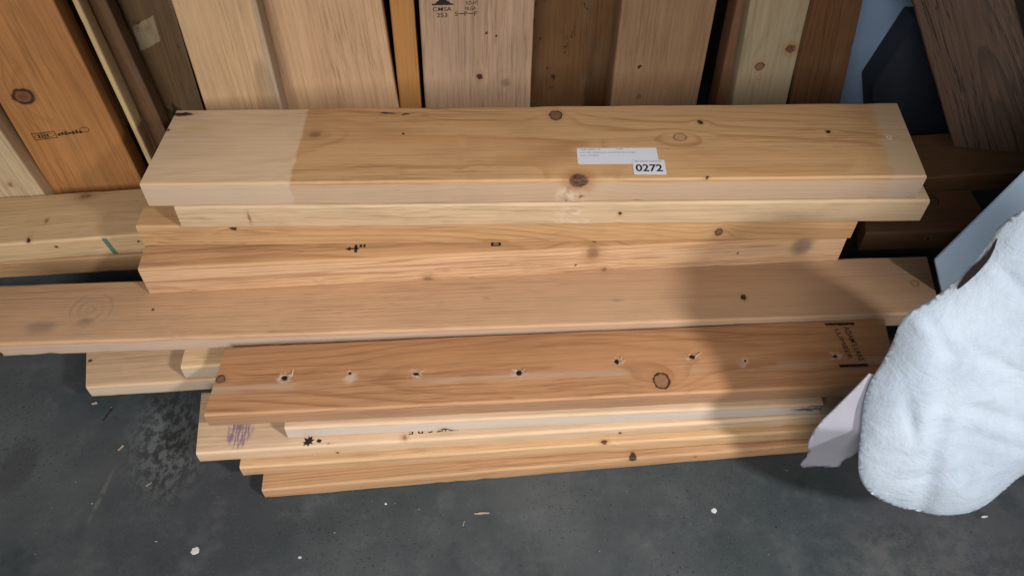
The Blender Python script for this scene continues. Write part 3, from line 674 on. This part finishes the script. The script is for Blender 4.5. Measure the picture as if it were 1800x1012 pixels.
# ---------------------------------------------------------------- stamps and stickers
BLACK = ink('stamp_ink', (.022, .018, .018), .45); FAINT = ink('faint_ink', (.035, .025, .02), .5)
def rect(x0, y0, x1, y1): return [(x0, y0), (x1, y0), (x1, y1), (x0, y1)]
def stamp(parent, name, pieces, mat, label=None):
    """several lettering/shape pieces become one stamp mesh; pieces are (text, M, wid, hgt, bold) or ('poly', M, polygons)"""
    bm = bmesh.new()
    for p in pieces:
        if p[0] == 'poly': o = polymesh('piece', p[2], None, None, 0)
        else: o = text(None, 'piece', p[0], mat, 0, 0, 0, p[2], p[3], bold=p[4] if len(p) > 4 else 0)
        me = o.data; me.transform(p[1]); bm.from_mesh(me); bpy.data.objects.remove(o)
    o = link(name, bm, mat, parent)
    if label: o['label'] = label
    return o
T = Matrix.Translation
def RZ(a): return Matrix.Rotation(a, 4, 'Z')
# leaning boards: local x is up, local y is left -> text basis: right = -y, up = +x
def LM(x, y, z=.0003): return Matrix(((0, 1, 0, x), (-1, 0, 0, y), (0, 0, 1, z), (0, 0, 0, 1)))
p = PT['n253']; q = PT['cmsa']
yl = .1394
stamp(RANK['b9'], 'grade_stamp', [
  ('CMSA', LM(.3566, yl), .0258, .0058, .008), ('253', LM(.3478, yl-.005), .0145, .0062, .01),
  ('poly', LM(.3652, yl), [rect(-.001, 0, .028, .0022), [(.003, .002), (.025, .002), (.0215, .006), (.007, .006)], rect(.0085, .006, .019, .013), [(.0095, .013), (.018, .013), (.0205, .019), (.007, .019)], rect(.004, .019, .0235, .030)]),
  ('S', LM(.3492, .1095), .0042, .0062, .008), ('poly', LM(.3518, .1045), [rect(0, 0, .0075, .0013)]), ('P', LM(.3492, .0965), .0042, .0062, .008), ('poly', LM(.3518, .0915), [rect(0, 0, .0075, .0013)]), ('F', LM(.3492, .083), .004, .0062, .008),
  ('NLGA', LM(.3572, .0955), .0150, .0055, .008), ('KD-HT', LM(.3650, .0935), .0160, .0055, .008), ('No.2', LM(.3728, .0935), .016, .0058, .008)], BLACK)
# box stamp on the wide orange board
p0, p1, p2 = PT['st20'], PT['st21'], PT['st22']
def ringpoly(cx, cy, rx, ry, th, n=28):
    P_ = []
    for i in range(n):
        a, b2 = 2*math.pi*i/n, 2*math.pi*(i+1)/n
        P_.append([(cx+rx*math.cos(a), cy+ry*math.sin(a)), (cx+rx*math.cos(b2), cy+ry*math.sin(b2)), (cx+(rx-th)*math.cos(b2), cy+(ry-th)*math.sin(b2)), (cx+(rx-th)*math.cos(a), cy+(ry-th)*math.sin(a))])
    return P_
bx, by = p0[0]-.005, p0[1]
stamp(RANK['b2'], 'mill_stamp', [
  ('poly', LM(bx, by), [rect(0, 0, .034, .0012), rect(0, .0108, .034, .012), rect(0, .0012, .0012, .0108), rect(.0328, .0012, .034, .0108)] + ringpoly(.017, .006, .0145, .0042, .0009)),
  ('poly', LM(bx+.0035, by-.008), [rect(i*.0042, 0, i*.0042+.003, .0048) for i in range(4)]),
  ('poly', LM(bx+.003, by-.036), [rect(i*.0052, .0008*(i % 2), i*.0052+.0038, .0042+.0012*(i % 3)) for i in range(7)] + [rect(0, .0014, .036, .0022)] + ringpoly(.040, .005, .007, .0045, .001))], FAINT)
# faint oval stamp on the dark stub
p = PT['Pst']; stamp(RANK['P'], 'oval_stamp', [('poly', T((p[0], p[1], .0003)), ringpoly(0, 0, .008, .012, .0014) + ringpoly(0, 0, .004, .007, .001))], FAINT)
# marks half hidden on the thick grained board
p = PT['stD1']; stamp(RANK['D'], 'mill_mark', [('poly', T((p[0]-.010, p[1]-.002, .0003)), [[(-.008, .004), (-.001, .0075), (-.001, .0005)], rect(-.001, .0028, .010, .0052), rect(.004, -.003, .008, .011), rect(.0105, .006, .014, .011), rect(.0155, .006, .0185, .011)])], BLACK)
p = PT['stD2']; o = stamp(RANK['D'], 'box_mark', [('poly', T((p[0]-.006, p[1]-.003, .0003)), [rect(0, 0, .013, .0022), rect(0, .0022, .0035, .013), rect(.0098, .0022, .013, .013)] + ringpoly(.0066, .0075, .0028, .0042, .0012))], BLACK)
p = PT['stD3']; stamp(RANK['D'], 'small_mark', [('poly', T((p[0]-.003, p[1]-.001, .0003)), ringpoly(.003, .003, .0032, .0034, .0014))], BLACK)
# reddish board: two bars and a name read from the long side
F_ = RANK['F']
def bar(a, b, th):
    a, b = Vector(a[:2]), Vector(b[:2]); n = (b-a).normalized(); n = Vector((-n.y, n.x))*th/2; return [tuple(a-n), tuple(b-n), tuple(b+n), tuple(a+n)]
def DM(x, y, rot): return T((x, y, .0003)) @ RZ(rot)
rot = -math.pi/2 - .05
a0 = PT['adam']; stamp(F_, 'mill_stamp', [('poly', T((0, 0, .0003)), [bar(PT['bar0'], PT['bar1'], .0042), bar(PT['bar2'], PT['bar3'], .0042)]),
  ("ADAM'S LAKE", DM(a0[0]-.001, a0[1]+.001, rot+.11), .0545, .0075, .004), ('LUMBER', DM(a0[0]-.0135, a0[1]-.002, rot+.11), .048, .0060, 0)], ink('worn_stamp_ink', (.02, .016, .014), .47, 500, .05))
# pale pinkish board: leaf and half hidden lettering, printed upside down
p = PT['leaf']; lf = [(0, -.007), (.0012, -.003), (.006, -.004), (.0045, -.001), (.0085, .002), (.005, .0025), (.0055, .0055), (.0022, .0035), (0, .0085), (-.0022, .0035), (-.0055, .0055), (-.005, .0025), (-.0085, .002), (-.0045, -.001), (-.006, -.004), (-.0012, -.003)]
stamp(RANK['I'], 'leaf_stamp', [('poly', T((p[0], p[1]+.001, .0003)) @ RZ(.9), [lf]), ('poly', T((p[0]+.009, p[1], .0003)), [[(0, 0), (.005, -.002), (.007, .002), (.002, .004)]])], ink('leaf_ink', (.03, .014, .018), .4))
p = PT['spf']; k_ = PT['kd']; stamp(RANK['I'], 'grade_stamp', [('S-P-F', T((p[0]+.018, p[1]+.0145, .0003)) @ RZ(math.pi+.03), .030, .0085, .01), ('KD HT', T((k_[0]+.014, k_[1]+.0155, .0003)) @ RZ(math.pi+.03), .026, .0085, .01)], BLACK)
# paper stickers on the top plank
s = NT('label_paper'); nz = s.noise(s.obj, 60, 3)[0]; paper = s.fin(s.mix(nz, (.66, .68, .76), (.72, .74, .81)), .5, .3)
def card(name, x0, y0, x1, y1, r, z, th, mat, parent, rot=0, curl=0):
    bm = bmesh.new(); pts = []
    wd, hg = x1-x0, y1-y0
    for cx_, cy_, a0 in ((wd-r, hg-r, 0), (r, hg-r, 90), (r, r, 180), (wd-r, r, 270)):
        for k in range(6): a = R(a0+18*k); pts.append((cx_+r*math.cos(a), cy_+r*math.sin(a)))
    f = bm.faces.new([bm.verts.new((a, b, 0)) for a, b in pts]); g = bmesh.ops.extrude_face_region(bm, geom=[f])
    for v in g['geom']:
        if isinstance(v, bmesh.types.BMVert): v.co.z += th
    bmesh.ops.recalc_face_normals(bm, faces=bm.faces)
    o = link(name, bm, mat, parent); o.matrix_local = T((x0, y0, z)) @ RZ(rot); return o
A_ = RANK['A']; P0 = PT['sticker3']; P1 = PT['sticker1']
lb = card('paper_label', P0[0], P0[1]+.0003, P1[0]-.0005, P1[1]+.0002, .002, .0002, .00025, paper, A_, rot=-.004)
lb['label'] = 'long white paper label with faint dot-matrix lines'
dot = ink('dot_matrix_ink', (.25, .26, .33), .50, 1500, .05)
stamp(lb, 'printed_text', [('7438-0000110', T((.0035, .0262, .0004)), .0265, .0026), ('7438', T((.0500, .0262, .0004)), .0085, .0026),
   ('LOT OF VARIOUS LENGTHS 2X4 AND', T((.0035, .0200, .0004)), .0700, .0027), ('2X6 LUMBER', T((.0035, .0142, .0004)), .0235, .0027)], dot)
p3, p1 = PT['tag3'], PT['tag1']
tg = card('lot_tag', p3[0]+.0002, p3[1]+.0008, PT['tag2'][0]-.0002, p1[1]-.0002, .0022, .0005, .0003, paper, A_, rot=-.02)
tg['label'] = 'small white rounded tag with a bold black lot number'
num = ink('tag_ink', (.010, .012, .025), .2)
stamp(tg, 'lot_number', [('BIG VALLEY AUCTION', T((.0030, .0232, .0004)), .0330, .0019, .012), ('0272', T((.0032, .0050, .0004)), .0330, .0135, .022)], num)

# splinters torn up round the screw holes (each hole's tuft is one small part of the board)
s = NT('torn_fibre'); torn = s.fin(s.mix(s.noise(s.obj, 300, 2)[0], (.62, .50, .38), (.42, .30, .20)), .7, .2)
rnd = random.Random(4)
for h, n in (('hole0', 6), ('hole1', 4), ('hole2', 5), ('hole3', 9), ('hole4', 7), ('hole5', 9)):
    c = Vector(PT[h]); bm = bmesh.new()
    for i in range(n):
        a = rnd.gauss(.1, .5); st = c+Vector((.004+rnd.uniform(-.001, .004), rnd.uniform(-.003, .004), 0)); ln = rnd.uniform(.003, .007); wd = rnd.uniform(.0005, .0012)
        d = Vector((math.cos(a), math.sin(a), rnd.uniform(.1, .7))); sd = Vector((-math.sin(a), math.cos(a), 0))*wd
        v = [bm.verts.new(q) for q in (st-sd, st+sd, st+d*ln+sd*.2, st+d*ln*.6+Vector((0, 0, .0006)))]
        bm.faces.new((v[0], v[1], v[2])); bm.faces.new((v[0], v[2], v[3])); bm.faces.new((v[1], v[3], v[2])); bm.faces.new((v[0], v[3], v[1]))
    bmesh.ops.recalc_face_normals(bm, faces=bm.faces)
    if h == 'hole0':
        st = c+Vector((.008, .002, 0)); v = [bm.verts.new(q) for q in (st, st+Vector((.0022, 0, 0)), st+Vector((.003, .010, .004)), st+Vector((.001, .004, .002)))]
        bm.faces.new((v[0], v[1], v[2])); bm.faces.new((v[0], v[2], v[3])); bm.faces.new((v[0], v[3], v[1])); bm.faces.new((v[1], v[3], v[2]))
    link('splinter_tuft', bm, torn, F_)

# ---------------------------------------------------------------- draped cloth
cv = Vector((0, -.136, -.344)).normalized(); ca = Vector((1, 0, 0)); cn = cv.cross(ca)
if cn.y > 0: cn = -cn
CO = Vector((0, .560, .962-.533))
def cpos(a, b, h, view=False):
    p = CO+ca*a+cv*b
    if view: return p+(Vector((0, 0, CAMZ))-p).normalized()*h
    q = (cn+(Vector((0, 0, CAMZ))-p).normalized()*1.5).normalized(); return p+q*h
def smooth_loop(pts, step, it=2):
    pts = [Vector(p) for p in pts]
    for _ in range(it):
        q = []
        for i in range(len(pts)): a, b = pts[i], pts[(i+1) % len(pts)]; q += [a*.75+b*.25, a*.25+b*.75]
        pts = q
    out = []
    for i in range(len(pts)):
        a, b = pts[i], pts[(i+1) % len(pts)]; k = max(1, round((b-a).length/step)); out += [a+(b-a)*j/k for j in range(k)]
    return out
def inside(p, poly):
    c = False; j = len(poly)-1
    for i in range(len(poly)):
        if (poly[i].y > p.y) != (poly[j].y > p.y) and p.x < (poly[j].x-poly[i].x)*(p.y-poly[i].y)/(poly[j].y-poly[i].y)+poly[i].x: c = not c
        j = i
    return c
def edist(p, poly):
    return min((p-geometry.intersect_point_line(p, poly[i], poly[(i+1) % len(poly)])[0].xy).length if 0 <= geometry.intersect_point_line(p, poly[i], poly[(i+1) % len(poly)])[1] <= 1 else min((p-poly[i]).length, (p-poly[(i+1) % len(poly)]).length) for i in range(len(poly)))
# the sheet runs on to the right beyond the picture
body = [p for p in CLOTH[1:-1]] + [(.62, .29), (.64, .15), (.60, .03), (.535, -.012)]
loop = smooth_loop(body, .004, 2); slit = smooth_loop(SLIT, .004, 1)
coarse = smooth_loop(body, .02, 1)
def height(p, d):
    h = .030*(1-math.exp(-d/.030)); kk = 1-math.exp(-d/.02)
    h += kk*.010*noise.noise((p.x*9+2, p.y*6, 3.3)) + kk*.004*noise.noise((p.x*26, p.y*16, 8.1)) + kk*.0010*noise.noise((p.x*80, p.y*60, 1.7))
    h += -.006*math.exp(-((p.x-.452-(p.y-.26)*.10)/.012)**2)*max(0, min(1, (p.y-.14)/.08))   # long soft valley
    h += .004*math.exp(-((p.x-.43-(p.y-.2)*.3)/.03)**2)
    h += -.004*math.exp(-((p.y-.235-(p.x-.52)*.35)/.008)**2)*max(0, min(1, (p.x-.46)/.03))
    for wx, wy, an, ln in ((.43, .14, .9, .03), (.50, .17, .5, .04), (.47, .31, -.3, .035), (.53, .27, .35, .04), (.42, .24, 1.2, .03), (.49, .08, .7, .03)):   # small creases
        u = (p.x-wx)*math.cos(an)+(p.y-wy)*math.sin(an); v = -(p.x-wx)*math.sin(an)+(p.y-wy)*math.cos(an)
        h += -.0042*math.exp(-(v/.005)**2-(u/ln)**2)
    return h
pts, eds = [], []
def addloop(lp):
    s0 = len(pts); pts.extend(lp); eds.extend((s0+i, s0+(i+1) % len(lp)) for i in range(len(lp)))
addloop(loop); n_out = len(pts); addloop(slit)
g = .0055
for i in range(int(.42/g)):
    for j in range(int(.52/g)):
        p = Vector((.36+i*g+(j % 2)*g/2, -.11+j*g))
        if inside(p, loop) and not inside(p, slit):
            pts.append(p)
cd = geometry.delaunay_2d_cdt(pts, eds, [], 0, 1e-5)
bm = bmesh.new(); vs = []
for p in cd[0]: d = edist(p, coarse) if inside(p, loop) else 0; vs.append(bm.verts.new(cpos(p.x, p.y, height(p, max(0, d)))))
for f in cd[2]:
    c = sum((cd[0][i] for i in f), Vector((0, 0)))/len(f)
    if inside(c, loop) and not inside(c, slit):
        q = bm.faces.new([vs[i] for i in f]); q.smooth = True
for v in [v for v in bm.verts if not v.link_faces]: bm.verts.remove(v)
bmesh.ops.recalc_face_normals(bm, faces=bm.faces)
s = NT('napped_cloth'); P = s.obj
n1 = s.noise(P, 11, 4, .6)[0]; n2 = s.noise(P, (110, 110, 45), 4, .65)[0]; n3 = s.noise(P, 420, 3, .6)[0]; n4 = s.noise(P, (26, 26, 40), 5, .62, .6)[0]
col = s.mix(s.ss(n1, .3, .7), (.42, .495, .595), (.50, .575, .67)); col = s.mix(s.m('MULTIPLY', s.ss(n4, .54, .72), .35), col, (.33, .39, .47))
col = s.mix(s.m('MULTIPLY', s.ss(n2, .5, .7), .16), col, (.60, .65, .71))
s.bump(s.m('ADD', s.m('MULTIPLY_ADD', n3, .10, s.m('MULTIPLY', n2, .3)), n4), .45, .006); clothm = s.fin(col, .95, .1)
cl = link('draped_cloth', bm, clothm); md = cl.modifiers.new('thick', 'SOLIDIFY'); md.thickness = .0035; md.offset = -1
if sum((f.normal.y for f in cl.data.polygons)) > 0: cl.data.flip_normals()
tag(cl, 'white napped cloth hanging over the right end of the stack, with a torn slit', 'cloth')
# nap: short fibres standing on the cloth
bm = bmesh.new(); rnd = random.Random(9); polys = cl.data.polygons
for f in polys:
    for k in range(1 if rnd.random() < .5 or f.center.z < .13 else 0):
        vv = [cl.data.vertices[i].co for i in f.vertices]; a, b = rnd.random(), rnd.random()
        if a+b > 1: a, b = 1-a, 1-b
        p = vv[0]+(vv[1]-vv[0])*a+(vv[2]-vv[0])*b
        d = (f.normal*.7+Vector((rnd.gauss(0, .6), rnd.gauss(0, .6), rnd.gauss(-.2, .6)))).normalized()*rnd.uniform(.0006, .0016)
        sd = d.cross(Vector((rnd.gauss(0, 1), rnd.gauss(0, 1), rnd.gauss(0, 1)))).normalized()*.00018
        bm.faces.new([bm.verts.new(q) for q in (p-sd, p+sd, p+d)])
np_ = link('nap', bm, clothm, cl); np_['kind'] = 'stuff'
# smooth flap of the same sheet, turned out to the left
fl_ = smooth_loop(FLAP, .004, 1); bm = bmesh.new(); fp, fe = list(fl_), [(i, (i+1) % len(fl_)) for i in range(len(fl_))]
rj = random.Random(2)
for i, p in enumerate(fp):
    if p.y > .285: fp[i] = p+Vector((rj.uniform(-.0012, .0012), rj.uniform(-.0016, .0016)))
for i in range(22):
    for j in range(45):
        p = Vector((.31+i*.004, .18+j*.004))
        if inside(p, fl_): fp.append(p)
cd = geometry.delaunay_2d_cdt(fp, fe, [], 0, 1e-5); vs = []
for p in cd[0]:
    cr = .257+.1*(p.x-.35)
    h = (.10*(cr-p.y) if p.y < cr else -2.0*(p.y-cr)) + .002*noise.noise((p.x*40, p.y*40, 2)) + .35*max(0, p.y-.293)
    vs.append(bm.verts.new(cpos(p.x, p.y, h-.010, True)))
for f in cd[2]:
    c = sum((cd[0][i] for i in f), Vector((0, 0)))/len(f)
    if inside(c, fl_): bm.faces.new([vs[i] for i in f]).smooth = True
for v in [v for v in bm.verts if not v.link_faces]: bm.verts.remove(v)
bmesh.ops.recalc_face_normals(bm, faces=bm.faces)
s = NT('smooth_backing'); nz = s.noise(s.obj, 40, 4, .6)[0]; back = s.fin(s.mix(nz, (.33, .325, .385), (.39, .385, .45)), .6, .25); s.bump(nz, .2, .001)
fo = link('flap', bm, back, cl); fo['label'] = 'smooth mauve grey flap with a torn lower edge'
if sum((f.normal.y for f in fo.data.polygons)) > 0: fo.data.flip_normals()
md = fo.modifiers.new('thick', 'SOLIDIFY'); md.thickness = .0022; md.offset = -1
# added dark sheet behind the slit, standing in for the shade inside
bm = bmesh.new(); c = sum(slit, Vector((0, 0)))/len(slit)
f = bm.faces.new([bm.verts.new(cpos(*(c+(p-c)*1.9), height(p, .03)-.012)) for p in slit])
s = NT('painted_slit_shade'); ln_ = link('slit_shade', bm, s.fin((.016, .011, .011), .8, .1), cl)

# ---------------------------------------------------------------- debris on the floor
s = NT('wood_chip'); chipm = s.fin(s.mix(s.noise(s.obj, 200, 2)[0], (.40, .33, .25), (.27, .21, .15)), .7, .2)
s = NT('white_speck'); whm = s.fin(s.mix(s.noise(s.obj, 300, 3)[0], (.50, .50, .50), (.74, .74, .73)), .7, .2)
s = NT('black_splinter'); blm = s.fin((.010, .009, .009), .6, .3)
def chip(name, c, L, wd, ang, mat, label, cat, h=.0012, seed=1, taper=.2):
    bm = bmesh.new(); rr = random.Random(seed); n = 6; top, bot = [], []
    for i in range(n+1):
        u = i/n; k = wd*(1-abs(u-.4)*(1.6-taper*4 if taper < .3 else .4))*rr.uniform(.75, 1.1); x = (u-.5)*L; y = rr.uniform(-.1, .1)*wd
        top.append((x, y+k/2, h*(1+rr.uniform(-.2, .4)))); bot.append((x, y-k/2, h*rr.uniform(.5, 1)))
    ring = top+bot[::-1]; up = [bm.verts.new(p) for p in ring]; lo = [bm.verts.new((p[0], p[1], .0001)) for p in ring]
    bm.faces.new(up); bm.faces.new(lo[::-1]); m = len(ring)
    for i in range(m): bm.faces.new((up[i], lo[i], lo[(i+1) % m], up[(i+1) % m]))
    bmesh.ops.recalc_face_normals(bm, faces=bm.faces); o = link(name, bm, mat); o.location = (*c, 0); o.rotation_euler = (0, 0, ang); return tag(o, label, cat)
def dab(name, c, r, mat, label, cat, seed=1, sq=1, h=.0007):
    bm = bmesh.new(); n = 18; rr = random.Random(seed); ce = bm.verts.new((0, 0, h)); rg = [];
    for i in range(n): a = 2*math.pi*i/n; k = r*rr.uniform(.82, 1.1); rg.append(bm.verts.new((k*math.cos(a), k*sq*math.sin(a), .0001)))
    mid = [bm.verts.new((v.co.x*.8, v.co.y*.8, h)) for v in rg]
    for i in range(n): j = (i+1) % n; bm.faces.new((rg[i], rg[j], mid[j], mid[i])); bm.faces.new((mid[i], mid[j], ce))
    bmesh.ops.recalc_face_normals(bm, faces=bm.faces); o = link(name, bm, mat); o.location = (*c, 0); return tag(o, label, cat)
FP = FLOOR
dab('paint_spot', FP['spot'], .0052, whm, 'largest white paint spot on the concrete, below the left end of the pile', 'paint spot', 3)
dab('paint_spot', FP['dot1'], .0036, whm, 'round white dot on the concrete, in front of the middle of the pile', 'paint spot', 5)
dab('paint_spot', FP['dotb'], .0022, whm, 'tiny white dot right of the largest white paint spot', 'paint spot', 6, .7)
dab('paint_spot', FP['dotc'], .0018, whm, 'faint white dot just in front of the bottommost board', 'paint spot', 7, .8)
chip('wood_splinter', FP['splint'], .019, .0026, .05, chipm, 'tan splinter with a pointed end on the concrete in front of the pile', 'splinter', seed=3)
chip('wood_splinter', FP['splB'], .007, .0012, 1.3, chipm, 'small upright-pointing tan sliver left of the longer tan splinter', 'splinter', seed=4)
chip('wood_splinter', FP['black'], .021, .0008, 1.25, blm, 'thin black sliver on the concrete below the jutting short board', 'splinter', seed=5)
chip('wood_splinter', FP['chipA'], .007, .0012, .3, chipm, 'curled pale shaving just below the jutting short board', 'splinter', seed=6, h=.003)
chip('wood_splinter', FP['chipB'], .009, .0009, .9, chipm, 'pale forked shaving left of the purple stained board end', 'splinter', seed=7, h=.003)
chip('wood_splinter', FP['chipC'], .008, .0012, .75, chipm, 'blunt pale chip on the concrete left of the bottommost board', 'splinter', seed=8)
chip('wood_splinter', FP['w1'], .008, .0026, .1, whm, 'white chip on the concrete under the hanging cloth', 'splinter', seed=9)
# dust and crumbs nobody could count
bm = bmesh.new(); rnd = random.Random(12)
for i in range(30):
    x, y = rnd.uniform(-.75, .75), rnd.uniform(.34, .66); r = rnd.uniform(.0003, .0009) if rnd.random() < .96 else rnd.uniform(.0009, .0014); a = rnd.uniform(0, 3.1); el = rnd.uniform(1, 2.6)
    vs = [bm.verts.new((x+r*el*math.cos(a+k)*(1 if k % 2 else .8), y+r*math.sin(a+k), .0009 if k == 1 else .0003)) for k in (0, 1, 2.2, 3.6, 5)]
    bm.faces.new(vs)
db = link('sawdust_crumbs', bm, chipm); tag(db, 'fine sawdust crumbs scattered over the concrete floor', 'sawdust', kind='stuff')
